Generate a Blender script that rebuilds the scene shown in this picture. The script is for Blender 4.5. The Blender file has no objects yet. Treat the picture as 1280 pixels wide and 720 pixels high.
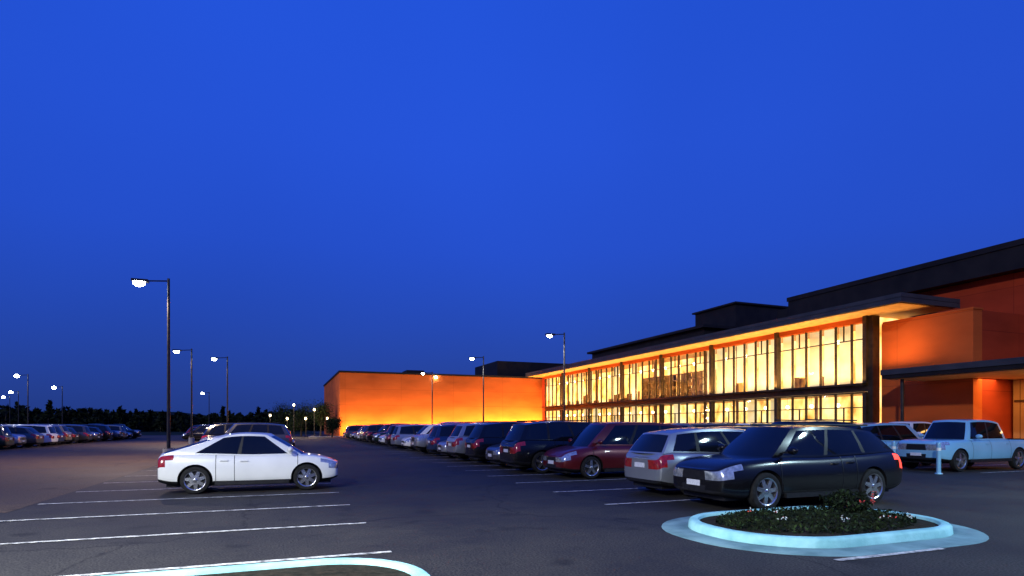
import bpy, bmesh, math, random
from mathutils import Vector, Matrix
random.seed(7)
S = bpy.context.scene
S.view_settings.view_transform = 'Standard'
S.view_settings.look = 'None'
S.view_settings.exposure = 0
COL = S.collection

# ------------------------------------------------------------ materials
def nt(name):
    m = bpy.data.materials.new(name); m.use_nodes = True
    t = m.node_tree; b = t.nodes['Principled BSDF']
    return m, t, b
def noise_mat(name, c1, c2, scale=5, rough=.7, bump=0.0, bscale=None, metallic=0, detail=6, coat=0, spec=.5, lo=.35, hi=.65):
    m, t, b = nt(name)
    tc = t.nodes.new('ShaderNodeTexCoord')
    n = t.nodes.new('ShaderNodeTexNoise'); n.inputs['Scale'].default_value = scale; n.inputs['Detail'].default_value = detail
    r = t.nodes.new('ShaderNodeValToRGB')
    r.color_ramp.elements[0].position = lo; r.color_ramp.elements[1].position = hi
    r.color_ramp.elements[0].color = (*c1, 1); r.color_ramp.elements[1].color = (*c2, 1)
    t.links.new(tc.outputs['Object'], n.inputs['Vector']); t.links.new(n.outputs['Fac'], r.inputs['Fac'])
    t.links.new(r.outputs['Color'], b.inputs['Base Color'])
    b.inputs['Roughness'].default_value = rough; b.inputs['Metallic'].default_value = metallic
    b.inputs['Coat Weight'].default_value = coat; b.inputs['Coat Roughness'].default_value = .04
    b.inputs['Specular IOR Level'].default_value = spec
    if bump:
        n2 = t.nodes.new('ShaderNodeTexNoise'); n2.inputs['Scale'].default_value = bscale or scale * 4
        n2.inputs['Detail'].default_value = 4
        bp = t.nodes.new('ShaderNodeBump'); bp.inputs['Strength'].default_value = bump; bp.inputs['Distance'].default_value = .02
        t.links.new(tc.outputs['Object'], n2.inputs['Vector']); t.links.new(n2.outputs['Fac'], bp.inputs['Height'])
        t.links.new(bp.outputs['Normal'], b.inputs['Normal'])
    return m
def emis(name, c, s):
    m, t, b = nt(name)
    b.inputs['Base Color'].default_value = (*c, 1)
    b.inputs['Emission Color'].default_value = (*c, 1); b.inputs['Emission Strength'].default_value = s
    return m

def asphalt(name, base, dark):
    m, t, b = nt(name)
    L = t.links.new; N = t.nodes.new
    tc = N('ShaderNodeTexCoord')
    big = N('ShaderNodeTexNoise'); big.inputs['Scale'].default_value = .3; big.inputs['Detail'].default_value = 9; big.inputs['Roughness'].default_value = .7
    fine = N('ShaderNodeTexNoise'); fine.inputs['Scale'].default_value = 38; fine.inputs['Detail'].default_value = 3
    r1 = N('ShaderNodeValToRGB'); r1.color_ramp.elements[0].position = .36; r1.color_ramp.elements[1].position = .64
    r1.color_ramp.elements[0].color = (*dark, 1); r1.color_ramp.elements[1].color = (*base, 1)
    mx = N('ShaderNodeMixRGB'); mx.blend_type = 'OVERLAY'; mx.inputs['Fac'].default_value = .85
    rf = N('ShaderNodeValToRGB'); rf.color_ramp.elements[0].position = .3; rf.color_ramp.elements[1].position = .75
    L(tc.outputs['Object'], big.inputs['Vector']); L(tc.outputs['Object'], fine.inputs['Vector'])
    L(big.outputs['Fac'], r1.inputs['Fac']); L(fine.outputs['Fac'], rf.inputs['Fac'])
    L(r1.outputs['Color'], mx.inputs['Color1']); L(rf.outputs['Color'], mx.inputs['Color2'])
    vo = N('ShaderNodeTexVoronoi'); vo.feature = 'DISTANCE_TO_EDGE'; vo.inputs['Scale'].default_value = .16
    wn = N('ShaderNodeTexNoise'); wn.inputs['Scale'].default_value = 1.1; wn.inputs['Detail'].default_value = 5
    wm = N('ShaderNodeMixRGB'); wm.blend_type = 'ADD'; wm.inputs['Fac'].default_value = 1.0
    L(tc.outputs['Object'], wn.inputs['Vector']); L(tc.outputs['Object'], wm.inputs['Color1']); L(wn.outputs['Color'], wm.inputs['Color2'])
    L(wm.outputs['Color'], vo.inputs['Vector'])
    cr = N('ShaderNodeValToRGB'); cr.color_ramp.elements[0].position = .0; cr.color_ramp.elements[1].position = .006
    cr.color_ramp.elements[0].color = (.25, .25, .25, 1); cr.color_ramp.elements[1].color = (1, 1, 1, 1)
    L(vo.outputs['Distance'], cr.inputs['Fac'])
    m2 = N('ShaderNodeMixRGB'); m2.blend_type = 'MULTIPLY'; m2.inputs['Fac'].default_value = .8
    L(mx.outputs['Color'], m2.inputs['Color1']); L(cr.outputs['Color'], m2.inputs['Color2'])
    on = N('ShaderNodeTexNoise'); on.inputs['Scale'].default_value = 1.3; on.inputs['Detail'].default_value = 2
    L(tc.outputs['Object'], on.inputs['Vector'])
    orr = N('ShaderNodeValToRGB'); orr.color_ramp.elements[0].position = .28; orr.color_ramp.elements[1].position = .4
    orr.color_ramp.elements[0].color = (.5, .5, .5, 1); orr.color_ramp.elements[1].color = (1, 1, 1, 1); L(on.outputs['Fac'], orr.inputs['Fac'])
    m3 = N('ShaderNodeMixRGB'); m3.blend_type = 'MULTIPLY'; m3.inputs['Fac'].default_value = 1
    L(m2.outputs['Color'], m3.inputs['Color1']); L(orr.outputs['Color'], m3.inputs['Color2'])
    L(m3.outputs['Color'], b.inputs['Base Color'])
    rr = N('ShaderNodeMapRange'); rr.inputs['To Min'].default_value = .5; rr.inputs['To Max'].default_value = .95
    L(big.outputs['Fac'], rr.inputs['Value']); L(rr.outputs['Result'], b.inputs['Roughness'])
    b.inputs['Specular IOR Level'].default_value = .25
    bp = N('ShaderNodeBump'); bp.inputs['Strength'].default_value = .6; bp.inputs['Distance'].default_value = .008
    L(fine.outputs['Fac'], bp.inputs['Height']); L(bp.outputs['Normal'], b.inputs['Normal'])
    return m
M_ASPH = asphalt('asphalt', (.040, .037, .034), (.019, .018, .017))
M_ASPHB = asphalt('brown_asphalt', (.10, .066, .04), (.062, .043, .027))  # same asphalt in a browner tone, for the left lot sheet
def paint_line():
    m, t, b = nt('worn_white_paint')
    tc = t.nodes.new('ShaderNodeTexCoord'); n = t.nodes.new('ShaderNodeTexNoise'); n.inputs['Scale'].default_value = 7; n.inputs['Detail'].default_value = 9; n.inputs['Roughness'].default_value = .75
    r = t.nodes.new('ShaderNodeValToRGB'); r.color_ramp.elements[0].position = .38; r.color_ramp.elements[1].position = .6
    r.color_ramp.elements[0].color = (.09, .09, .09, 1); r.color_ramp.elements[1].color = (.66, .65, .6, 1)
    t.links.new(tc.outputs['Object'], n.inputs['Vector']); t.links.new(n.outputs['Fac'], r.inputs['Fac']); t.links.new(r.outputs['Color'], b.inputs['Base Color'])
    b.inputs['Roughness'].default_value = .7
    return m
M_LINE = paint_line()
M_CONC = noise_mat('cyan_glow_kerb', (.2, .5, .5), (.38, .75, .74), 2.2, .7, .4, 30)  # kerb concrete with a cyan glow put into its base colour
M_CONC2 = noise_mat('lamp_base_concrete', (.3, .3, .29), (.4, .4, .38), 3, .8, .3, 30)
M_APRON = noise_mat('gutter_concrete', (.08, .17, .19), (.17, .31, .33), 2, .8, .4, 30)  # gutter concrete, the kerb's cyan glow mixed into its colour too
M_PAVE = noise_mat('pavement_concrete', (.22, .22, .2), (.34, .33, .31), 2, .8, .3, 30)
M_SOIL = noise_mat('mulch_soil', (.012, .012, .008), (.035, .027, .018), 9, .95, .8, 30, spec=.1)
M_GRASS = noise_mat('grass_ground', (.008, .016, .006), (.02, .03, .012), .5, .95, .3, spec=.1)
M_STEEL = noise_mat('dark_painted_steel', (.02, .02, .025), (.04, .04, .045), 6, .4, metallic=.6)
M_ROOF = noise_mat('black_roof_metal', (.010, .009, .009), (.018, .016, .015), .8, .6, spec=.2)
M_FLASH = noise_mat('grey_roof_flashing', (.03, .033, .036), (.05, .053, .056), .8, .5, spec=.4)
M_FRAME = noise_mat('bronze_window_frame', (.03, .018, .008), (.06, .035, .016), 3, .45, metallic=.3)
M_WOOD = noise_mat('cedar_soffit', (.45, .22, .06), (.62, .34, .11), 2.2, .6)
M_BULB = emis('lamp_lens_lit', (.95, 1, .95), 60)
M_TRUNK = noise_mat('bark', (.04, .03, .02), (.09, .065, .045), 8, .9, .5)

def wall_mat(name, c1, c2, bw=3.0, bh=1.5, mort=(.1, .03, .01), msize=.02, streak=.5):
    m, t, b = nt(name); L = t.links.new; N = t.nodes.new
    tc = N('ShaderNodeTexCoord'); sp = N('ShaderNodeSeparateXYZ'); ad = N('ShaderNodeMath'); ad.operation = 'ADD'
    cb = N('ShaderNodeCombineXYZ')
    L(tc.outputs['Object'], sp.inputs[0]); L(sp.outputs['X'], ad.inputs[0]); L(sp.outputs['Y'], ad.inputs[1])
    L(ad.outputs[0], cb.inputs['X']); L(sp.outputs['Z'], cb.inputs['Y'])
    br = N('ShaderNodeTexBrick'); br.inputs['Scale'].default_value = 1; br.inputs['Brick Width'].default_value = bw; br.inputs['Row Height'].default_value = bh
    br.inputs['Mortar Size'].default_value = msize; br.offset = 0.0
    br.inputs['Color1'].default_value = (*c1, 1); br.inputs['Color2'].default_value = (*c2, 1); br.inputs['Mortar'].default_value = (*mort, 1)
    L(cb.outputs[0], br.inputs['Vector'])
    mp = N('ShaderNodeMapping'); mp.inputs['Scale'].default_value = (1, 1, 2.5)
    n = N('ShaderNodeTexNoise'); n.inputs['Scale'].default_value = .25; n.inputs['Detail'].default_value = 8
    L(tc.outputs['Object'], mp.inputs[0]); L(mp.outputs[0], n.inputs['Vector'])
    mx = N('ShaderNodeMixRGB'); mx.blend_type = 'OVERLAY'; mx.inputs['Fac'].default_value = streak
    L(br.outputs['Color'], mx.inputs['Color1']); L(n.outputs['Fac'], mx.inputs['Color2']); L(mx.outputs['Color'], b.inputs['Base Color'])
    b.inputs['Roughness'].default_value = .8; b.inputs['Specular IOR Level'].default_value = .2
    return m
M_ORANGE = wall_mat('orange_wall_panels', (.54, .12, .02), (.50, .11, .018), 8.7, 2.5, (.4, .08, .012), .03)
M_ORANGE2 = wall_mat('orange_stucco', (.55, .105, .02), (.53, .10, .018), 6, 4.6, (.4, .07, .015))
M_RED = wall_mat('red_wall_panels', (.38, .042, .012), (.35, .038, .011), 6, 4, (.22, .022, .007))
M_BEIGE = wall_mat('tan_door_panels', (.42, .2, .08), (.36, .17, .07), 3.2, 9, (.05, .02, .01))

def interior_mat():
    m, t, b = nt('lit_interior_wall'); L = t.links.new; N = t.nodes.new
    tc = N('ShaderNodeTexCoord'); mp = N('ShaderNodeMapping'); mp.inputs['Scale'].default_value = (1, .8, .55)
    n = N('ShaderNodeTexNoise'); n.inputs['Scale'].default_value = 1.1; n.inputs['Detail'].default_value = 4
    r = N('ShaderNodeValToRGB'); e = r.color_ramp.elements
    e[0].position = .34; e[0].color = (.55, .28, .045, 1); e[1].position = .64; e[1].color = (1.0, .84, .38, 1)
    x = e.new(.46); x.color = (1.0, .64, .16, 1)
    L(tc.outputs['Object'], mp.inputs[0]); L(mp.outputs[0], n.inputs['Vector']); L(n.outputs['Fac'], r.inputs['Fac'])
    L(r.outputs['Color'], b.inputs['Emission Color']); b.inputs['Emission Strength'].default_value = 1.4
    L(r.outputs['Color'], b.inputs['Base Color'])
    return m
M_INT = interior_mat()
def blind_mat(nm, k):
    m, t, b = nt(nm); L = t.links.new; N = t.nodes.new
    tc = N('ShaderNodeTexCoord'); n = N('ShaderNodeTexNoise'); n.inputs['Scale'].default_value = .6; n.inputs['Detail'].default_value = 3
    r = N('ShaderNodeValToRGB'); e = r.color_ramp.elements
    e[0].position = .35; e[0].color = (.9, .58, .15, 1); e[1].position = .62; e[1].color = (1, .86, .42, 1)
    L(tc.outputs['Object'], n.inputs['Vector']); L(n.outputs['Fac'], r.inputs['Fac'])
    L(r.outputs['Color'], b.inputs['Emission Color']); b.inputs['Emission Strength'].default_value = k
    b.inputs['Base Color'].default_value = (.6, .55, .4, 1)
    return m
M_BLIND = blind_mat('backlit_blinds', .95); M_BLIND2 = blind_mat('backlit_blinds_dim', .72)
def glass_mat():
    m = bpy.data.materials.new('window_glass'); m.use_nodes = True; t = m.node_tree; t.nodes.clear()
    o = t.nodes.new('ShaderNodeOutputMaterial'); mx = t.nodes.new('ShaderNodeMixShader'); a = t.nodes.new('ShaderNodeBsdfTransparent'); g = t.nodes.new('ShaderNodeBsdfGlossy')
    g.inputs['Roughness'].default_value = .03; mx.inputs[0].default_value = .07
    t.links.new(a.outputs[0], mx.inputs[1]); t.links.new(g.outputs[0], mx.inputs[2]); t.links.new(mx.outputs[0], o.inputs[0])
    return m
M_GLASS = glass_mat()

# ------------------------------------------------------------ mesh builder
class MB:
    def __init__(s): s.v = []; s.f = []; s.m = []; s.sm = []
    def add(s, vs, fs, mi=0, smooth=False):
        o = len(s.v); s.v += [tuple(p) for p in vs]
        for k, f in enumerate(fs):
            s.f.append([i + o for i in f]); s.m.append(mi[k] if isinstance(mi, list) else mi); s.sm.append(smooth)
    def box(s, x0, x1, y0, y1, z0, z1, mi=0):
        s.add([(x0, y0, z0), (x1, y0, z0), (x1, y1, z0), (x0, y1, z0), (x0, y0, z1), (x1, y0, z1), (x1, y1, z1), (x0, y1, z1)],
              [(0, 3, 2, 1), (4, 5, 6, 7), (0, 1, 5, 4), (1, 2, 6, 5), (2, 3, 7, 6), (3, 0, 4, 7)], mi)
    def sheet(s, x0, x1, y0, y1, z, mi=0):
        s.add([(x0, y0, z), (x1, y0, z), (x1, y1, z), (x0, y1, z)], [(0, 1, 2, 3)], mi)
    def tube(s, p0, p1, r0, r1, n=10, mi=0, caps=True):
        p0 = Vector(p0); p1 = Vector(p1); d = (p1 - p0).normalized()
        a = d.orthogonal().normalized(); b = d.cross(a)
        vs = []
        for p, r in ((p0, r0), (p1, r1)):
            for k in range(n):
                t = 2 * math.pi * k / n; vs.append(p + a * math.cos(t) * r + b * math.sin(t) * r)
        fs = [(k, (k + 1) % n, n + (k + 1) % n, n + k) for k in range(n)]
        s.add(vs, fs, mi, True)
        if caps: s.add(vs, [tuple(range(n))[::-1], tuple(range(n, 2 * n))], mi)
    def lathe_y(s, cx, cy, cz, prof, side=1, n=28, mis=None):
        vs = []; fs = []; mm = []
        for (r, y) in prof:
            for k in range(n):
                t = 2 * math.pi * k / n; vs.append((cx + r * math.cos(t), cy + side * y, cz + r * math.sin(t)))
        for j in range(len(prof) - 1):
            for k in range(n):
                q = (j * n + k, j * n + (k + 1) % n, (j + 1) * n + (k + 1) % n, (j + 1) * n + k)
                fs.append(q if side > 0 else q[::-1]); mm.append(mis[j])
        s.add(vs, fs, mm, True)
    def ellip(s, c, r, mi=0, n=12, k=8):
        vs = []; fs = []
        for i in range(k + 1):
            a = math.pi * i / k
            for j in range(n):
                b = 2 * math.pi * j / n
                vs.append((c[0] + r[0] * math.sin(a) * math.cos(b), c[1] + r[1] * math.sin(a) * math.sin(b), c[2] + r[2] * math.cos(a)))
        for i in range(k):
            for j in range(n): fs.append((i * n + j, (i + 1) * n + j, (i + 1) * n + (j + 1) % n, i * n + (j + 1) % n))
        s.add(vs, fs, mi, True)
    def mesh(s, name, mats):
        me = bpy.data.meshes.new(name); me.from_pydata(s.v, [], s.f)
        for m in mats: me.materials.append(m)
        me.polygons.foreach_set('material_index', s.m); me.polygons.foreach_set('use_smooth', s.sm)
        me.update(); return me
    def obj(s, name, mats, parent=None, loc=(0, 0, 0), rz=0):
        o = bpy.data.objects.new(name, s.mesh(name, mats)); COL.objects.link(o); o.location = loc; o.rotation_euler = (0, 0, rz)
        if parent: o.parent = parent
        return o
def empty(name, loc=(0, 0, 0)):
    e = bpy.data.objects.new(name, None); COL.objects.link(e); e.location = loc; return e

# ------------------------------------------------------------ ground
g = MB(); g.sheet(-1500, 1500, -300, 2500, 0); g.obj('ground', [M_ASPH])
g = MB(); g.sheet(-60, -4.85, 14, 120, .004); g.obj('brown_pavement', [M_ASPHB])
g = MB(); g.sheet(-900, 8, 125, 1800, .004); g.sheet(-900, -62, -100, 125, .004); g.obj('grass', [M_GRASS])
ln = MB(); lw = .05; Z1 = .009
y = 7.8
while y < 90:
    ln.sheet(-4.75, 1.36, y - lw, y + lw, Z1); y += 2.485
for y in [5.3] + [10.85 + 2.52 * i for i in range(33)]:
    ln.sheet(6.35, 12.6 if y > 9 else 8.3, y - lw, y + lw, Z1)
    if y > 12: ln.sheet(12.75, 18.4, y - lw, y + lw, Z1)
    if y > 12: ln.sheet(23, 29, y - lw, y + lw, Z1)
for i in range(20):
    ln.sheet(-23.5, -17.5, 44 + 2.6 * i - lw, 44 + 2.6 * i + lw, Z1)
ln.obj('parking_stall_lines', [M_LINE])
pv = MB(); pv.box(36.5, 60, -10, 93.5, 0, .14); pv.box(4, 36.4, 92.2, 94.8, 0.0, .135); pv.obj('pavement', [M_PAVE])

def rrect(x0, x1, y0, y1, r, n=10):
    pts = []
    for cx, cy, a0 in ((x1 - r, y1 - r, 0), (x0 + r, y1 - r, 90), (x0 + r, y0 + r, 180), (x1 - r, y0 + r, 270)):
        for i in range(n + 1):
            a = math.radians(a0 + 90 * i / n); pts.append((cx + r * math.cos(a), cy + r * math.sin(a)))
    return pts
def island(x0, x1, y0, y1, r, apron):
    e = empty('kerbed_island')
    def ring(prof, name, mat):
        b = MB(); vs = []; fs = []; n = None
        for off, z in prof:
            p = rrect(x0 + off, x1 - off, y0 + off, y1 - off, max(r - off, .05)); n = len(p); vs += [(a, c, z) for a, c in p]
        for j in range(len(prof) - 1):
            for i in range(n): fs.append((j * n + i, j * n + (i + 1) % n, (j + 1) * n + (i + 1) % n, (j + 1) * n + i))
        b.add(vs, fs, 0, True); return b.obj(name, [mat], e)
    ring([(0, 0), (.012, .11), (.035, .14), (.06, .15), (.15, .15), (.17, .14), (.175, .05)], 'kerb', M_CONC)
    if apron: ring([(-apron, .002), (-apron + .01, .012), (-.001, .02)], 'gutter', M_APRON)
    p = rrect(x0 + .17, x1 - .17, y0 + .17, y1 - .17, r - .17); b = MB()
    cx = (x0 + x1) / 2; cy = (y0 + y1) / 2; n = len(p)
    vs = [(a, c, .1) for a, c in p] + [(cx + (a - cx) * .6, cy + (c - cy) * .6, .16) for a, c in p] + [(cx, cy, .18)]
    fs = [(i, (i + 1) % n, n + (i + 1) % n, n + i) for i in range(n)] + [(n + i, n + (i + 1) % n, 2 * n) for i in range(n)]
    b.add(vs, fs, 0, True); b.obj('mulch_bed', [M_SOIL], e)
    return e
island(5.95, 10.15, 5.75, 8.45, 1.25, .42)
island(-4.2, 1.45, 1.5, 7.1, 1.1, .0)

M_LEAF = noise_mat('foliage', (.010, .024, .008), (.04, .075, .02), 3, .7, lo=.3, hi=.7, spec=.2)
M_LEAFD = noise_mat('dark_foliage', (.004, .008, .004), (.015, .022, .009), 3, .85, lo=.3, hi=.7, spec=.1)
M_RFL = noise_mat('red_petals', (.5, .02, .02), (.8, .1, .05), 9, .6)
M_WFL = noise_mat('white_petals', (.5, .6, .55), (.75, .85, .8), 9, .6)
def leaf(b, p, s, mi=0):
    a = Vector((random.gauss(0, 1), random.gauss(0, 1), random.gauss(0, .7))).normalized(); c = a.orthogonal().normalized()
    c = (Matrix.Rotation(random.uniform(0, 6.28), 3, a) @ c); d = a.cross(c)
    p = Vector(p)
    b.add([p - c * s, p + d * s * .45, p + c * s, p - d * s * .45], [(0, 1, 2, 3)], mi)
b = MB()
for _ in range(1000):
    u = Vector((random.gauss(0, 1), random.gauss(0, 1), random.gauss(0, 1))).normalized() * random.uniform(.35, 1) ** .5
    rr = 1 + .25 * math.sin(7 * u.x + 3) * math.cos(6 * u.y)
    leaf(b, (u.x * .42 * rr, u.y * .36 * rr, .2 + u.z * .2 * rr), random.uniform(.025, .055), 0 if random.random() < .2 else 1)
for _ in range(10):
    b.tube((0, 0, 0), (random.uniform(-.25, .25), random.uniform(-.25, .25), .3), .012, .005, 5, 2)
for _ in range(6):
    a = random.uniform(3.2, 6.0); h = random.uniform(.15, .38); c = (math.cos(a) * .42, math.sin(a) * .38, h)
    for _ in range(7): leaf(b, (c[0] + random.gauss(0, .02), c[1] + random.gauss(0, .02), c[2] + random.gauss(0, .02)), .022, 3)
b.obj('flowering_shrub', [M_LEAF, M_LEAFD, M_TRUNK, M_RFL, M_WFL], loc=(9.3, 7.55, .12))
b = MB()
for _ in range(5200):
    a = random.uniform(0, 6.283); r = random.random() ** .5; x = 8.05 + 1.78 * r * math.cos(a); y = 7.1 + 1.08 * r * math.sin(a)
    h = .04 + .06 * (math.sin(x * 4.1) * math.cos(y * 5.3) + 1) * .5
    leaf(b, (x, y, .13 + random.uniform(0, h) + .03 * (1 - r)), random.uniform(.02, .045), 0 if random.random() < .15 else 1)
for _ in range(9):
    x = random.uniform(6.7, 9.5); y = random.uniform(6.3, 7.9)
    for _ in range(6): leaf(b, (x + random.gauss(0, .03), y + random.gauss(0, .03), .24 + random.gauss(0, .015)), .022, 3 if random.random() < .3 else 2)
b.obj('ground_cover_plants', [M_LEAF, M_LEAFD, M_WFL, M_RFL])

# ------------------------------------------------------------ street lamps
def street_lamp(x, y, h=8.9, side=-1, power=0, col=(1, .95, .85), size=1.0):
    e = empty('street_lamp', (x, y, 0))
    b = MB(); b.tube((0, 0, 0), (0, 0, .55), .27, .25, 16, 1); b.tube((0, 0, .55), (0, 0, h), .085, .06, 8, 0)
    b.box(-.17, .17, -.17, .17, .55, .58, 0)
    b.tube((0, 0, h - .12), (side * 1.0, 0, h - .2), .035, .035, 8, 0)
    b.box(*(sorted((side * .85, side * 1.55))), -.19, .19, h - .27, h - .15, 0)
    b.obj('pole_and_arm', [M_STEEL, M_CONC2], e)
    b = MB(); b.ellip((side * 1.25, 0, h - .31), (.2 * size, .15 * size, .14 * size), 0, 16, 10); b.obj('lens', [M_BULB], e)
    if power:
        l = bpy.data.lights.new('lamp_light', 'SPOT'); l.energy = power; l.color = col; l.spot_size = math.radians(150); l.spot_blend = .6; l.shadow_soft_size = .25
        o = bpy.data.objects.new('lamp_light', l); COL.objects.link(o); o.parent = e; o.location = (side * 1.25, 0, h - .55)
    return e
WM = (1, .74, .5)
street_lamp(-5.1, 33.2, power=5000, size=1.3, col=WM)
street_lamp(-7.7, 62.4, power=3500, col=WM, size=1.2)
street_lamp(-5.1, 68, power=2500, col=WM, size=1.2)
street_lamp(-5.1, 3.2, power=17000, col=(.95, 1, .97))
street_lamp(-32.6, 101, power=4000, col=WM, size=1.5); street_lamp(-36.6, 129, size=1.7); street_lamp(-50, 150, size=1.7); street_lamp(-14, 140, size=1.5); street_lamp(-60, 175, size=1.7)
street_lamp(20.5, 41.2, power=3500); street_lamp(19.6, 58.1, power=3500); street_lamp(18.8, 77, power=3000)
street_lamp(20.5, 1, side=-1, power=8500, col=(.62, .9, 1))  # added lamp out of view, cool fill light for the right side

# ------------------------------------------------------------ main building
B = empty('glass_front_building')
X = 41.7; Y0 = 32.0; Y1 = 91.0
b = MB()
b.box(39, 45, 27.6, 31.3, 10.1, 10.65); b.box(39, 52, 31.3, 93, 10.1, 10.65)
b.obj('roof_canopy', [M_ROOF], B)
b = MB(); b.box(38.93, 39.0, 27.53, 93, 10.4, 10.68); b.box(39.0, 45, 27.53, 27.6, 10.4, 10.68)
b.box(38.93, 39.0, 27.53, 93, 10.05, 10.37); b.box(39.0, 45, 27.53, 27.6, 10.05, 10.37); b.obj('fascia', [M_FLASH], B)
b = MB(); b.box(39.2, 44.8, 27.8, 31.2, 10.03, 10.097); b.box(39.2, 48, 31.2, 92.8, 10.03, 10.097); b.obj('soffit', [M_WOOD], B)
b = MB(); b.box(X - .1, X + .25, Y0, Y1, 9.62, 10.03, 0); b.obj('header_band', [M_ORANGE2], B)
b = MB()
b.box(X - .8, X + .1, Y0, Y1, 4.78, 4.93); b.box(X - .12, X + .1, Y0, Y1, 4.3, 4.78); b.box(X - .5, X - .12, Y0, Y1, 4.15, 4.25)
b.box(X - .1, X + .1, Y0, Y1, .14, .4)
n = 41; st = (Y1 - Y0) / n
for i in range(n + 1):
    yy = Y0 + i * st
    w = .055
    b.box(X - .09, X + .1, yy - w, yy + w, 4.95, 9.62); b.box(X - .09, X + .1, yy - w, yy + w, .4, 4.25)
    if i % 6 == 0:
        b.box(X - .5, X - .22, yy - .15, yy + .15, .14, 4.14); b.box(X - .5, X - .22, yy - .15, yy + .15, 4.935, 10.02)
for i in range(n):
    yy = Y0 + i * st
    for zz in (8.35, 3.1): b.box(X - .06, X + .08, yy + .07, yy + st - .07, zz - .035, zz + .035)
    if i % 3 == 1:
        b.box(X - .05, X + .07, yy + st / 2 - .03, yy + st / 2 + .03, .4, 3.06); b.box(X - .05, X + .07, yy + st / 2 - .03, yy + st / 2 + .03, 8.39, 9.6)
b.box(X - .25, X + .5, Y0 - .5, Y0 - .1, .14, 10.0)
b.obj('window_frames', [M_FRAME], B)
b = MB(); b.add([(X + .02, Y0, .4), (X + .02, Y1, .4), (X + .02, Y1, 9.6), (X + .02, Y0, 9.6)], [(0, 3, 2, 1)]); b.obj('glazing', [M_GLASS], B)
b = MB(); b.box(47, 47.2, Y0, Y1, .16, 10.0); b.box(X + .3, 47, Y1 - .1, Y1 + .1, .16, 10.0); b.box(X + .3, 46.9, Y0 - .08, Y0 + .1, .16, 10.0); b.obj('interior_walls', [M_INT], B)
b = MB(); b.box(X + .12, 46.95, Y0 + .12, Y1 - .12, 4.3, 4.74); b.obj('upper_floor', [M_WOOD], B)
b = MB()
for i in range(n):
    yy = Y0 + i * st
    if (i < 13 and random.random() < .88) or (i > 20 and random.random() < .35):
        zb = random.choice((4.98, 4.98, 4.98, 5.9))
        b.box(X + .28, X + .3, yy + .1, yy + st - .1, zb, 9.58, random.choice((0, 0, 0, 1)))
    if random.random() < .25: b.box(X + .28, X + .3, yy + .1, yy + st - .1, random.choice((.42, 1.9)), 4.2, random.choice((0, 1)))
b.obj('window_blinds', [M_BLIND, M_BLIND2], B)
M_DARKF = noise_mat('interior_furniture', (.12, .06, .02), (.4, .24, .1), 1.5, .6)
b = MB()
for i in range(60):
    yy = random.uniform(Y0 + 1, Y1 - 2); xx = random.uniform(43.2, 46.2); lv = random.choice((.16, .16, 4.75))
    hh = random.uniform(.8, 1.8); b.box(xx, xx + random.uniform(.3, .7), yy, yy + random.uniform(.25, 1.0), lv, lv + hh)
for i in range(12):
    yy = Y0 + 2.4 + i * 4.9; b.tube((44.6, yy, .16), (44.6, yy, 4.3), .14, .14, 8); b.tube((44.6, yy, 4.75), (44.6, yy, 10.0), .14, .14, 8)
for i in range(5):
    y0 = 51 + i * 2.7
    for k in range(5): b.box(43.0, 43.5, y0, y0 + 2.2, 4.8 + k * .72, 4.86 + k * .72)
    for q in (0, .73, 1.46, 2.15): b.box(43.02, 43.48, y0 + q, y0 + q + .05, 4.87, 7.7)
    for k in range(4):
        for q in range(6):
            if random.random() < .6: b.box(43.1, 43.4, y0 + .1 + q * .34, y0 + .1 + q * .34 + random.uniform(.1, .28), 4.87 + k * .72, 4.87 + k * .72 + random.uniform(.25, .6))
b.obj('interior_furnishings', [M_DARKF], B)
MG = emis('warm_globe', (1, .8, .42), 12)
b = MB()
for i in range(22):
    yy = Y0 + 1.6 + i * 2.65
    for lv, zc in ((3.4, 4.3), (8.7, 10.0)):
        b.tube((43.6, yy, lv + .15), (43.6, yy, zc), .012, .012, 5, 1); b.ellip((43.6, yy, lv), (.16, .16, .16), 0, 10, 6)
b.obj('pendant_lamps', [MG, M_STEEL], B)
b = MB(); b.box(48.2, 60, 31.3, 93, 0, 10.05); b.box(42, 48.1, 91.3, 92.9, 0, 10.0); b.box(42.95, 50.6, 25.0, 31.2, .14, 9.3); b.obj('rear_block', [M_RED], B)
b = MB(); b.box(42, 42.9, 24.9, 31.2, .14, 9.3); b.box(41.95, 42.95, 24.85, 31.1, 9.3, 9.42); b.obj('orange_block', [M_ORANGE2], B)
b = MB(); b.box(50.7, 80, -4, 47, 0, 13.0); b.obj('red_block', [M_RED], B)
b = MB(); b.box(49.6, 81, -5, 47.2, 13.02, 15.0); b.box(49.5, 49.6, -5.1, 47.3, 14.7, 15.12); b.obj('upper_roof', [M_ROOF], B)
b = MB(); b.box(50, 64, 55.3, 62.6, 10.66, 16.1); b.box(49.7, 64.3, 55, 62.9, 16.1, 16.3)
b.box(46, 49.9, 56, 82.6, 10.66, 13.1); b.box(45.4, 49.95, 55.4, 83.2, 13.1, 13.4)
b.box(53, 56, 50.5, 52, 10.66, 14.9)
b.obj('roof_plant_rooms', [M_ROOF], B)
b = MB(); b.box(38, 50, 4, 28.2, 4.85, 5.4); b.obj('entrance_canopy', [M_ROOF], B)
b = MB(); b.box(37.93, 38, 3.95, 28.27, 5.1, 5.46); b.box(38, 41.9, 28.2, 28.27, 5.1, 5.46); b.obj('entrance_fascia', [M_FLASH], B)
b = MB(); b.box(38.2, 41.9, 4.2, 28.0, 4.79, 4.847); b.box(41.9, 46.9, 4.2, 24.8, 4.79, 4.847); b.obj('entrance_soffit', [M_WOOD], B)
b = MB()
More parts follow.
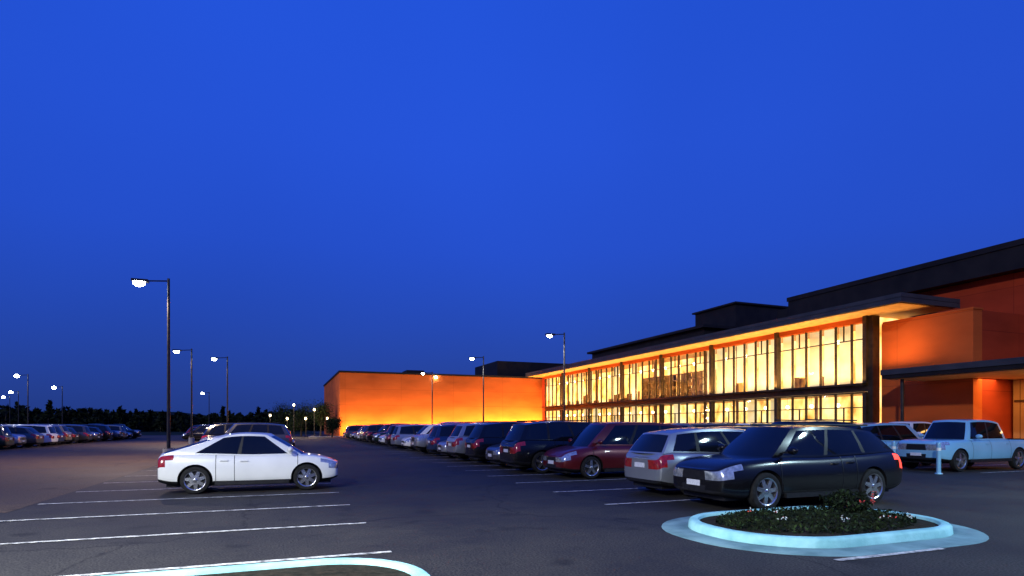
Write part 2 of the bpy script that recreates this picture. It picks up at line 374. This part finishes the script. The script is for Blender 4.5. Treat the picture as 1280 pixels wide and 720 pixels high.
for yy in (27.3, 19.5, 11.5): b.tube((38.7, yy, .14), (38.7, yy, 4.79), .11, .11, 14)
b.obj('entrance_columns', [M_STEEL], B)
b = MB(); b.box(46, 46.4, 4, 24.8, .14, 4.78, 0)
b.obj('entrance_wall', [M_BEIGE], B)
b = MB()
for yy in (6, 9.6, 13.2, 16.8, 20.4): b.box(45.93, 45.99, yy - .06, yy + .06, .14, 4.6)
b.box(45.9, 45.99, 4, 24.7, 3.3, 3.4); b.obj('entrance_door_frames', [M_FRAME], B)

def area(name, loc, sx, sy, e, col, rot, par=None):
    l = bpy.data.lights.new(name, 'AREA'); l.shape = 'RECTANGLE'; l.size = sx; l.size_y = sy; l.energy = e; l.color = col
    o = bpy.data.objects.new(name, l); COL.objects.link(o); o.location = loc; o.rotation_euler = rot
    if par: o.parent = par
    return o
W1 = (1, .58, .17)
for i in range(4):
    area('soffit_uplight', (X - .9, Y0 + 7.4 + i * 14.7, 5.1), .25, 14, 1500, W1, (math.pi, 0, 0), B)
area('soffit_uplight', (40.5, 29.5, 6.0), .3, 3, 150, W1, (math.pi, 0, 0), B)
area('entrance_downlight', (43.5, 22, 4.75), 2, 6, 300, W1, (0, 0, 0), B)
area('entrance_downlight', (43.5, 13, 4.75), 2, 6, 600, W1, (0, 0, 0), B)

# ------------------------------------------------------------ far orange building
F = empty('orange_hall_building')
b = MB(); b.box(8.6, 48, 95, 130, 0, 10.0); b.obj('walls', [M_ORANGE], F)
b = MB(); b.box(8.45, 48.2, 94.85, 130.2, 10.0, 10.28); b.box(36, 52, 99, 112, 10.28, 13.3); b.box(20, 23, 100, 104, 10.28, 11.2); b.obj('parapet_and_plant_room', [M_ROOF], F)
b = MB()
for i in range(11): b.box(10 + i * 3.2, 10.35 + i * 3.2, 93.6, 93.9, .135, .4)
b.obj('wall_washer_housings', [M_STEEL], F)
for i in range(11):
    area('wall_washer', (10.2 + i * 3.2, 93.1, .45), 1.4, .3, [620, 620, 600, 640, 700, 780, 880, 1020, 1200, 1350, 1500][i], (1, .56, .13), (math.radians(90 + 42), 0, 0), F)
b = MB(); b.box(23.6, 23.9, 94.6, 94.84, 9.5, 9.8); b.obj('wall_lamp', [M_BULB], F)

# ------------------------------------------------------------ trees
def tree(x, y, h, r, mat2=M_LEAF):
    b = MB(); tops = []
    b.tube((0, 0, 0), (.05, .03, h * .35), .14, .1, 8, 0)
    for i in range(14):
        a = i * 2.4; z0 = h * random.uniform(.2, .4)
        p = (math.cos(a) * r * random.uniform(.2, .8), math.sin(a) * r * random.uniform(.2, .8), h * random.uniform(.32, .92))
        b.tube((.04, .02, z0), p, .05, .02, 5, 0); tops.append(p)
    for p in tops:
        for _ in range(230):
            q = Vector((random.gauss(0, .36), random.gauss(0, .36), random.gauss(0, .34))) * r * .85
            leaf(b, (p[0] + q.x, p[1] + q.y, max(.3, p[2] + q.z)), random.uniform(.07, .15), 1 if random.random() < .4 else 2)
    b.obj('broadleaf_tree', [M_TRUNK, mat2, M_LEAFD], loc=(x, y, 0))
tree(6.0, 99, 5.4, 1.7); tree(3.2, 103, 5.0, 2.0); tree(7.2, 91.5, 2.8, 1.0); tree(0.2, 110, 5.2, 2.2)
for (x, y, h) in ((6.6, 93.2, 2.8), (4.9, 96, 4.2), (3.6, 94.5, 2.8), (2.0, 99, 5.0), (1.0, 96.5, 2.8), (-1.5, 103, 3.4)):
    e = empty('garden_lamp', (x, y, 0)); b = MB(); b.tube((0, 0, 0), (0, 0, h - .18), .06, .05, 8); b.box(-.16, .16, -.16, .16, h + .18, h + .25); b.obj('post', [M_STEEL], e)
    b = MB(); b.ellip((0, 0, h), (.15, .15, .18)); b.obj('globe', [MG], e)
    l = bpy.data.lights.new('globe_light', 'POINT'); l.energy = 220; l.color = (1, .7, .35); l.shadow_soft_size = .15
    o = bpy.data.objects.new('globe_light', l); COL.objects.link(o); o.parent = e; o.location = (0, -.5, h)
b = MB()
for i in range(430):
    x = -230 + i * .69 + random.uniform(-1, 1); y = 205 + random.uniform(-8, 22) + max(0, -x - 75) * -.5
    con = random.random() < .25; h = random.uniform(4.8, 6.8) + .9 * math.sin(x * .07) + (random.uniform(.8, 2.8) if con and random.random() < .35 else 0); r = h * (.2 if con else .5)
    b.tube((x, y, 0), (x, y, h * .8), .25, .08, 5, 1, False)
    for _ in range(130):
        t = random.random()
        if con: rad = r * (1 - t) * random.uniform(.3, 1.1) + .1; z = .6 + (h - .6) * t
        else:
            z = h * (.05 + .93 * t); rad = r * math.sin(math.pi * (.2 + .75 * t)) * random.uniform(.2, 1.15)
        a = random.uniform(0, 6.283)
        leaf(b, (x + rad * math.cos(a), y + rad * math.sin(a), z), random.uniform(.5, 1.0), 0)
b.obj('distant_trees', [M_LEAFD, M_TRUNK])
b = MB(); vs = []; fs = []
for i in range(80):
    x = -420 + i * 9; h = 6.0 + 1.6 * math.sin(i * .35) + .8 * math.sin(i * 1.1); vs += [(x, 250, 0), (x, 300, h), (x, 380, h * .8)]
for i in range(79):
    for j in range(2): fs.append((i * 3 + j, i * 3 + 3 + j, i * 3 + 4 + j, i * 3 + 1 + j))
b.add(vs, fs, 0, True); b.obj('hills', [M_LEAFD])

# ------------------------------------------------------------ cars
M_TIRE = noise_mat('tyre_rubber', (.01, .01, .01), (.02, .02, .02), 20, .8, spec=.2)
M_RIM = noise_mat('alloy_rim', (.4, .4, .42), (.55, .55, .57), 8, .25, metallic=.9)
M_BLK = noise_mat('black_plastic', (.008, .008, .009), (.016, .016, .018), 12, .5, spec=.3)
M_CGL = noise_mat('tinted_car_glass', (.004, .005, .006), (.008, .009, .011), 1, .04, spec=.55)
M_HEAD = noise_mat('headlight_glass', (.3, .34, .38), (.6, .65, .7), 15, .08, metallic=.6, coat=1)
M_TAIL = noise_mat('tail_light_glass', (.2, .008, .008), (.38, .015, .012), 15, .15, coat=1)
M_TAILON = emis('tail_light_on', (1, .05, .03), 2.0)
M_PLATE = noise_mat('number_plate', (.6, .62, .66), (.75, .77, .8), 30, .5)
def paintm(name, c, met=.35, r=.32, coat=.8, spec=.5):
    return noise_mat('paint_' + name, tuple(v * .9 for v in c), c, 1.5, r, metallic=met, coat=coat, spec=spec)
P = {'white': paintm('white', (.84, .85, .80), 0, .3), 'black': paintm('black', (.006, .006, .007), 0, .22, .3, .35), 'silver': paintm('silver', (.36, .39, .41), .6),
     'red': paintm('maroon', (.13, .01, .012), .3, .3, .5), 'grey': paintm('grey', (.09, .09, .09), .6), 'blue': paintm('blue', (.02, .045, .12), .4),
     'ltblue': paintm('light_blue', (.24, .52, .70), .1), 'tan': paintm('tan', (.3, .25, .16), .5), 'dgreen': paintm('dark_green', (.015, .035, .025), .4, .3, .5), 'navy': paintm('navy', (.01, .014, .03), .3, .3, .4)}
MATS = lambda p: [p, M_BLK, M_CGL, M_HEAD, M_TAIL, M_TIRE, M_RIM, M_PLATE]
def interp(pts, x):
    if x <= pts[0][0]: return pts[0][1]
    for (a, za), (c, zc) in zip(pts, pts[1:]):
        if x <= c:
            t = (x - a) / (c - a); t2 = t * t * (3 - 2 * t) * .5 + t * .5
            return za + (zc - za) * t2
    return pts[-1][1]
SEC = [(0, 0), (.5, 0), (.86, 0.0), (.97, .12), (.995, .34), (1.0, .56), (.968, .78), (.91, .93), (.80, .99), (.42, 1.0), (0, 1.0)]
def build_car(name, L, W, H, R, top, wf, wr, gh, clear=.2, rails=False, bed=None, sidebreaks=None, wheel_sp=5):
    hl = L / 2
    xs = [-hl, -hl + .05, -hl + .16, -hl + .34, -hl + .6] + [(-hl + .6) + (L - 1.3) * i / 12 for i in range(1, 12)] + [hl - .7, hl - .42, hl - .22, hl - .08, hl]
    def wid(x):
        u = abs(x) / hl; f = 1 - .04 * u ** 3 - (.15 if x > 0 else .10) * max(0, (u - .74) / .26) ** 2.6
        return W / 2 * f
    def zb(x):
        u = abs(x) / hl; return clear + .1 * max(0, (u - .8) / .2) ** 2
    def sec(x):
        w = wid(x); b0 = zb(x); h = interp(top, x) - b0
        return [(x, w * a, b0 + h * z) for a, z in SEC]
    n = len(SEC); vs = []; fs = []; mi = []
    for x in xs:
        s_ = sec(x); vs += s_ + [(p[0], -p[1], p[2]) for p in s_[n - 2:0:-1]]
    rn = 2 * n - 2
    ns = len(xs)
    for i in range(ns - 1):
        for j in range(rn):
            a = i * rn + j; c = i * rn + (j + 1) % rn; fs.append((a, a + rn, c + rn, c)[::-1])
            jj = j if j < n - 1 else rn - 1 - j
            m = 0
            if jj <= 2: m = 1
            if i >= ns - 4 and jj == 6: m = 3
            if i >= ns - 3 and jj == 5: m = 3
            if i <= 2 and jj == 6: m = 4
            if i <= 1 and jj == 5: m = 4
            mi.append(m)
    for end in (0, 1):
        base = (ns - 1) * rn if end else 0
        cols = []
        for j in range(n):
            r_ = vs[base + j]; rows = [base + j]
            if 1 < j < n - 2:
                for fct in (.6, -.6): rows.append(len(vs)); vs.append((r_[0] + (.05 if end else -.04), r_[1] * fct, r_[2]))
                rows.append(base + rn - j)
            elif j == 1: rows = [base + 1, base + 1, base + rn - 1, base + rn - 1]
            elif j == n - 2: rows = [base + j, base + j, base + rn - j, base + rn - j]
            else: rows = [base + j] * 4
            cols.append(rows)
        for j in range(n - 1):
            for c in range(3):
                q = [cols[j][c], cols[j][c + 1], cols[j + 1][c + 1], cols[j + 1][c]]
                q2 = []
                for v in q:
                    if v not in q2: q2.append(v)
                if len(q2) < 3: continue
                if not end: q2 = q2[::-1]
                fs.append(tuple(q2)[::-1]); m = 0
                if j <= 2: m = 1
                if end:
                    if c == 1 and j in (3, 5, 6): m = 1
                    if c != 1 and j in (5, 6): m = 3
                elif c != 1 and j in (5, 6): m = 4
                mi.append(m)
    hb = MB(); hb.add(vs, fs, mi, True)
    me = hb.mesh('tmp', MATS(P['white']))
    bm = bmesh.new(); bm.from_mesh(me); bmesh.ops.recalc_face_normals(bm, faces=bm.faces); bm.to_mesh(me); bm.free()
    o = bpy.data.objects.new('tmp', me); COL.objects.link(o)
    sb = o.modifiers.new('s', 'SUBSURF'); sb.levels = 2; sb.render_levels = 2
    cut = []
    for wx in (wf, wr):
        for sd in (1, -1):
            c = MB(); Rr = R + .055; y0 = sd * (W / 2 - .3); y1 = sd * (W / 2 + .2)
            c.tube((wx, y0, R), (wx, y1, R), Rr, Rr, 36, 1); cut.append(c)
    if bed: c = MB(); c.box(bed[0], bed[1], -W / 2 + .14, W / 2 - .14, .75, 2, 1); cut.append(c)
    tmp = [o]
    for i, c in enumerate(cut):
        cm = c.mesh('c', MATS(P['white'])); bm = bmesh.new(); bm.from_mesh(cm); bmesh.ops.remove_doubles(bm, verts=bm.verts, dist=1e-5); bmesh.ops.recalc_face_normals(bm, faces=bm.faces); bm.to_mesh(cm); bm.free()
        co = bpy.data.objects.new('c', cm); COL.objects.link(co); tmp.append(co)
        md = o.modifiers.new('b%d' % i, 'BOOLEAN'); md.operation = 'DIFFERENCE'; md.solver = 'EXACT'; md.object = co
    dg = bpy.context.evaluated_depsgraph_get(); ev = o.evaluated_get(dg); m2 = ev.to_mesh()
    K = MB()
    K.v = [tuple(v.co) for v in m2.vertices]; K.f = [list(p.vertices) for p in m2.polygons]; K.m = [p.material_index for p in m2.polygons]
    K.sm = [p.material_index != 1 or p.center.z < .4 for p in m2.polygons]
    ev.to_mesh_clear()
    for t_ in tmp: bpy.data.objects.remove(t_)
    xA, xB, xC, xD, roof = gh
    wb = W / 2 * .88; wt = W / 2 * .68
    brk = sidebreaks or [0, .05, .47, .51, .86, 1]
    ss = []
    for a, c in zip(brk, brk[1:]):
        nn = 4 if c - a > .2 else 1
        ss += [a + (c - a) * q / nn for q in range(nn)]
    ss.append(1.0)
    win = lambda s: any(a - 1e-6 <= s <= c for a, c in zip(brk[1::2], brk[2::2]))
    ts = [0, .06, .5, .9, 1]
    def zr(s): return roof - .05 * (2 * (s - .42)) ** 2 * (1.7 if s > .42 else .9)
    def pt(s, t, sd):
        xf = xA + (xB - xA) * t; xr = xD + (xC - xD) * t
        x = xf + (xr - xf) * s
        z0 = interp(top, x) - .04; z1 = zr(s)
        y = wb + (wt - wb) * t ** 1.3
        taper = 1 - .07 * abs(2 * s - 1) ** 3
        return Vector((x, sd * y * taper, z0 + (z1 - z0) * t))
    for sd in (1, -1):
        vs = [pt(s, t, sd) for t in ts for s in ss]; ff = []; mm = []
        ncol = len(ss)
        for j in range(len(ts) - 1):
            for i in range(ncol - 1):
                q = (j * ncol + i, j * ncol + i + 1, (j + 1) * ncol + i + 1, (j + 1) * ncol + i)
                ff.append(q if sd < 0 else q[::-1]); sm = (ss[i] + ss[i + 1]) / 2
                ispil = not win(sm) and brk[1] < sm < brk[-2]
                mm.append(2 if (1 <= j <= 2 and win(sm)) else (1 if (ispil and 1 <= j <= 2) else 0))
        K.add(vs, ff, mm, True)
    fr = [-1, -.92, -.5, 0, .5, .92, 1]
    nc = len(fr)
    for s, sg in ((0, 1), (1, -1)):
        vs = []; ff = []; mm = []
        for t in ts:
            p = pt(s, t, 1)
            for f in fr: vs.append((p.x + sg * (.16 - .06 * t) * (1 - f * f), p.y * f, p.z + .035 * (1 - f * f) * t))
        for j in range(len(ts) - 1):
            for i in range(nc - 1):
                q = (j * nc + i, j * nc + i + 1, (j + 1) * nc + i + 1, (j + 1) * nc + i)
                ff.append(q if sg > 0 else q[::-1]); mm.append(2 if (1 <= i <= nc - 3 and (j <= 2 if sg > 0 else 1 <= j <= 2)) else 0)
        K.add(vs, ff, mm, True)
    vs = []; ff = []
    for s in ss:
        p = pt(s, 1, 1)
        for f in fr: vs.append((p.x + (1 - 2 * s) * .10 * (1 - f * f), p.y * f, p.z + .035 * (1 - f * f)))
    for i in range(len(ss) - 1):
        for j in range(nc - 1): ff.append((i * nc + j, (i + 1) * nc + j, (i + 1) * nc + j + 1, i * nc + j + 1)[::-1])
    K.add(vs, ff, 0, True)
    for sd in (1, -1):
        xa = xA - .12; xr_ = xD + .55 if not bed else bed[1] + .08
        xm = xA + (xD - xA) * .5
        seams = [xa, xm - .02, max(xr_, wr + R + .12) if not bed else xr_]
        for sx in seams:
            vs = []
            pts = sec(sx)[3:9]
            for q in pts:
                for dx in (-.006, .006): vs.append((q[0] + dx, sd * (q[1] + .0015), q[2] + .001))
            ff = [(2 * i, 2 * i + 1, 2 * i + 3, 2 * i + 2) for i in range(len(pts) - 1)]
            K.add(vs, ff, 1)
        for hx in (xm + .2, seams[2] + .18):
            q = sec(hx)[6]; K.box(hx - .09, hx + .09, *sorted((sd * (q[1] - .01), sd * (q[1] + .025))), q[2] - .015, q[2] + .015, 0)
        K.box(wr + R + .1, wf - R - .1, *sorted((sd * (W / 2 - .06), sd * (W / 2 + .004))), clear + .01, clear + .1, 1)
        mx = xA - .3; mz = interp(top, mx) + .1
        K.ellip((mx, sd * (W / 2 + .07), mz), (.07, .12, .08), 0); K.box(mx - .03, mx + .03, *sorted((sd * (W / 2 - .15), sd * (W / 2))), mz - .06, mz - .02, 1)
        for wx in (wf, wr):
            cy = sd * (W / 2 - .115)
            rr = R * .70
            K.lathe_y(wx, cy, R, [(0.02, -.1), (R * .9, -.1), (R * .98, -.08), (R, -.03), (R, .06), (R * .97, .09), (R * .86, .105), (rr + .01, .1), (rr, .095), (rr * .95, .085), (rr * .93, .03), (rr * .9, .03), (0.01, .02)], sd, 28, [5, 5, 5, 5, 5, 5, 5, 6, 6, 6, 1, 1])
            for k_ in range(wheel_sp):
                a = 2 * math.pi * k_ / wheel_sp + .3; c_, s_ = math.cos(a), math.sin(a)
                vs = []
                for rad, hw, yo in ((.03, .05, .085), (rr * .94, .036, .075)):
                    for sg in (-1, 1): vs.append((wx + rad * c_ - sg * hw * s_, cy + sd * yo, R + rad * s_ + sg * hw * c_))
                    for sg in (-1, 1): vs.append((wx + rad * c_ - sg * hw * s_, cy + sd * (yo - .04), R + rad * s_ + sg * hw * c_))
                K.add(vs, [(0, 1, 5, 4), (0, 4, 6, 2), (1, 3, 7, 5)], 6)
            K.ellip((wx, cy + sd * .08, R), (.055, .02, .055), 6, 10, 6)
        if rails: K.tube((xB - .1, sd * (wt - .02), roof + .05), (xC + .15, sd * (wt - .02), roof + .03), .02, .02, 6, 1)
    K.box(hl + .02, hl + .055, -.2, .2, zb(hl) + .14, zb(hl) + .25, 7)
    K.box(-hl - .05, -hl - .02, -.2, .2, .66 if H < 1.6 else .72, .77 if H < 1.6 else .83, 7)
    K.box(-hl * .92, hl * .92, -W * .33, W * .33, clear - .03, clear + .15, 1)
    me = K.mesh(name, MATS(P['white']))
    me.set_sharp_from_angle(angle=math.radians(38))
    return me
T = {}
T['sedan'] = build_car('parked_car', 4.15, 1.76, 1.45, .33, [(-2.07, .88), (-2.02, .98), (-1.8, 1.02), (-1.2, .99), (0, .94), (.85, .95), (1.3, .92), (1.65, .87), (1.93, .80), (2.07, .70)], 1.30, -1.26, (1.2, .34, -.8, -1.95, 1.45), .19, sidebreaks=[0, .10, .46, .49, .80, 1], wheel_sp=7)
T['big'] = build_car('parked_car', 4.95, 1.88, 1.63, .37, [(-2.47, .95), (-2.4, 1.1), (-2.15, 1.13), (-1.2, 1.09), (0, 1.05), (.95, 1.06), (1.5, 1.03), (2.05, .98), (2.35, .91), (2.47, .8)], 1.5, -1.42, (1.25, .55, -1.75, -2.25, 1.63), .22, rails=True, sidebreaks=[0, .07, .38, .41, .7, .73, .94, 1], wheel_sp=7)
T['hatch'] = build_car('parked_car', 4.4, 1.8, 1.57, .33, [(-2.2, .9), (-2.15, 1.03), (-1.9, 1.07), (0, 1.01), (.95, 1.01), (1.4, .97), (1.85, .9), (2.1, .82), (2.2, .7)], 1.4, -1.32, (1.25, .5, -1.75, -2.08, 1.58), .2, sidebreaks=[0, .08, .38, .41, .7, .73, .93, 1])
T['suv'] = build_car('parked_suv', 4.75, 1.9, 1.8, .38, [(-2.37, .95), (-2.32, 1.14), (-2.1, 1.2), (0, 1.16), (.9, 1.16), (1.4, 1.13), (2.0, 1.08), (2.27, 1.0), (2.37, .87)], 1.45, -1.4, (1.15, .6, -1.9, -2.2, 1.8), .25, rails=True, sidebreaks=[0, .06, .35, .38, .66, .69, .94, 1])
T['van'] = build_car('parked_minivan', 4.95, 1.9, 1.76, .35, [(-2.47, .9), (-2.42, 1.04), (-2.2, 1.1), (0, 1.05), (1.2, 1.06), (1.7, 1.0), (2.15, .92), (2.38, .83), (2.47, .7)], 1.55, -1.4, (1.6, .75, -2.1, -2.34, 1.76), .2, sidebreaks=[0, .1, .36, .39, .66, .69, .95, 1])
T['pickup'] = build_car('pickup_truck', 5.4, 1.95, 1.88, .4, [(-2.7, 1.1), (-2.6, 1.17), (-1.0, 1.18), (1.0, 1.17), (1.5, 1.17), (2.2, 1.16), (2.6, 1.13), (2.7, 1.04)], 1.75, -1.65, (1.2, .85, -.95, -1.08, 1.88), .32, bed=(-2.55, -1.2), sidebreaks=[0, .07, .48, .52, .93, 1])
TN = {'sedan': 'parked_car', 'big': 'parked_car', 'hatch': 'parked_car', 'suv': 'parked_suv', 'van': 'parked_minivan', 'pickup': 'pickup_truck'}
def car(t, p, x, y, face=1, jit=0):
    o = bpy.data.objects.new(TN[t], T[t]); COL.objects.link(o); o.location = (x, y, 0.009)
    o.rotation_euler = (0, 0, (0 if face > 0 else math.pi) + random.uniform(-jit, jit))
    o.material_slots[0].link = 'OBJECT'; o.material_slots[0].material = P[p]
    return o
car('sedan', 'white', -.66, 17.0, 1)
bc = car('big', 'black', 10.3, 9.8, -1); bc.material_slots[4].link = 'OBJECT'; bc.material_slots[4].material = M_TAILON
car('hatch', 'silver', 10.3, 12.15, 1)
car('van', 'red', 10.6, 17.2, -1)
car('suv', 'black', 9.9, 19.7, 1)
car('suv', 'black', 15.9, 14.6, -1)
car('pickup', 'ltblue', 24.6, 14.9, -1)
car('van', 'ltblue', 23.7, 17.6, 1)
for yy in (13.6, 15.2, 17.1):
    b = MB(); b.tube((0, 0, 0), (0, 0, 1.05), .07, .07, 14); b.ellip((0, 0, 1.05), (.07, .07, .05)); b.tube((0, 0, 0), (0, 0, .04), .12, .11, 14); b.tube((0, 0, .8), (0, 0, .9), .074, .074, 14, 1)
    b.obj('bollard', [P['ltblue'], P['white']], loc=(21.1, yy, 0.009))
types = ['sedan', 'hatch', 'suv', 'van', 'suv', 'van', 'suv', 'hatch', 'pickup', 'big']
cols = ['white', 'silver', 'silver', 'grey', 'black', 'grey', 'blue', 'red', 'tan', 'black', 'dgreen', 'black', 'white']
def row(xc, y0, y1, face, pitch=2.52, fill=.95):
    y = y0
    while y < y1:
        if random.random() < fill:
            f = face if random.random() < .6 else -face
            car(random.choice(types), random.choice(cols), xc + random.uniform(-.25, .25), y + random.uniform(-.15, .15), f, .015)
        y += pitch
car('hatch', 'grey', 10.0, 22.2, -1); car('suv', 'black', 10.1, 24.8, 1); car('suv', 'silver', 9.9, 27.2, 1); car('hatch', 'silver', 9.9, 29.8, -1)
row(10.1, 32.3, 84, -1)
row(15.6, 17.2, 86, 1)
row(26.2, 20.3, 86, -1); row(31.7, 22, 86, 1)
row(-1.7, 37, 88, 1)
row(-19.8, 46, 94, 1, 2.6); row(-25.6, 46, 90, -1, 2.6); row(-42, 60, 90, 1, 2.6)
row(-7.8, 72, 92, 1, 2.6, .6)

# ------------------------------------------------------------ light, sky, camera
sd = Vector((.74, .60, -.33)).normalized()
l = bpy.data.lights.new('sun', 'SUN'); l.energy = .9; l.angle = math.radians(2); l.color = (1, .96, .88)
o = bpy.data.objects.new('sun', l); COL.objects.link(o); o.rotation_euler = sd.to_track_quat('-Z', 'Y').to_euler(); o.location = (0, 0, 50)
w = bpy.data.worlds.new('World'); S.world = w; w.use_nodes = True; t = w.node_tree; bg = t.nodes['Background']
N = t.nodes.new; Lk = t.links.new
tc = N('ShaderNodeTexCoord'); sp = N('ShaderNodeSeparateXYZ'); Lk(tc.outputs['Generated'], sp.inputs[0])
ra = N('ShaderNodeValToRGB'); e = ra.color_ramp.elements; ra.color_ramp.interpolation = 'LINEAR'
pts = [(0, (.013, .040, .21)), (.06, (.013, .046, .29)), (.16, (.013, .056, .41)), (.28, (.014, .068, .54)), (.42, (.015, .076, .61)), (.6, (.014, .08, .65)), (1, (.014, .08, .65))]
e[0].position = 0; e[0].color = (*pts[0][1], 1); e[1].position = 1; e[1].color = (*pts[-1][1], 1)
for p_, c_ in pts[1:-1]: q = e.new(p_); q.color = (*c_, 1)
Lk(sp.outputs['Z'], ra.inputs['Fac'])
nz = N('ShaderNodeTexNoise'); nz.inputs['Scale'].default_value = 1.3; nz.inputs['Detail'].default_value = 2
Lk(tc.outputs['Generated'], nz.inputs['Vector'])
mr = N('ShaderNodeMapRange'); mr.inputs['To Min'].default_value = .78; mr.inputs['To Max'].default_value = 1.22; Lk(nz.outputs['Fac'], mr.inputs['Value'])
mu = N('ShaderNodeMixRGB'); mu.blend_type = 'MULTIPLY'; mu.inputs['Fac'].default_value = 1; Lk(ra.outputs['Color'], mu.inputs['Color1']); Lk(mr.outputs['Result'], mu.inputs['Color2'])
sky = N('ShaderNodeTexSky'); sky.sky_type = 'NISHITA'; sky.sun_disc = False; sky.sun_elevation = math.radians(1); sky.sun_rotation = math.atan2(-sd.x, -sd.y)
sc = N('ShaderNodeMixRGB'); sc.blend_type = 'MULTIPLY'; sc.inputs['Fac'].default_value = 1; sc.inputs['Color2'].default_value = (.004, .006, .02, 1); Lk(sky.outputs['Color'], sc.inputs['Color1'])
ad = N('ShaderNodeMixRGB'); ad.blend_type = 'ADD'; ad.inputs['Fac'].default_value = 1; Lk(mu.outputs['Color'], ad.inputs['Color1']); Lk(sc.outputs['Color'], ad.inputs['Color2'])
Lk(ad.outputs['Color'], bg.inputs['Color']); bg.inputs['Strength'].default_value = 1
cd = bpy.data.cameras.new('camera'); cam = bpy.data.objects.new('camera', cd); COL.objects.link(cam); S.camera = cam
cd.sensor_width = 36; cd.lens = 20.8; cd.shift_y = .135; cd.clip_end = 4000; cd.clip_start = .1
cam.location = (0, 0, 1.65); cam.rotation_euler = (math.radians(90), 0, -math.atan2(290, 740))
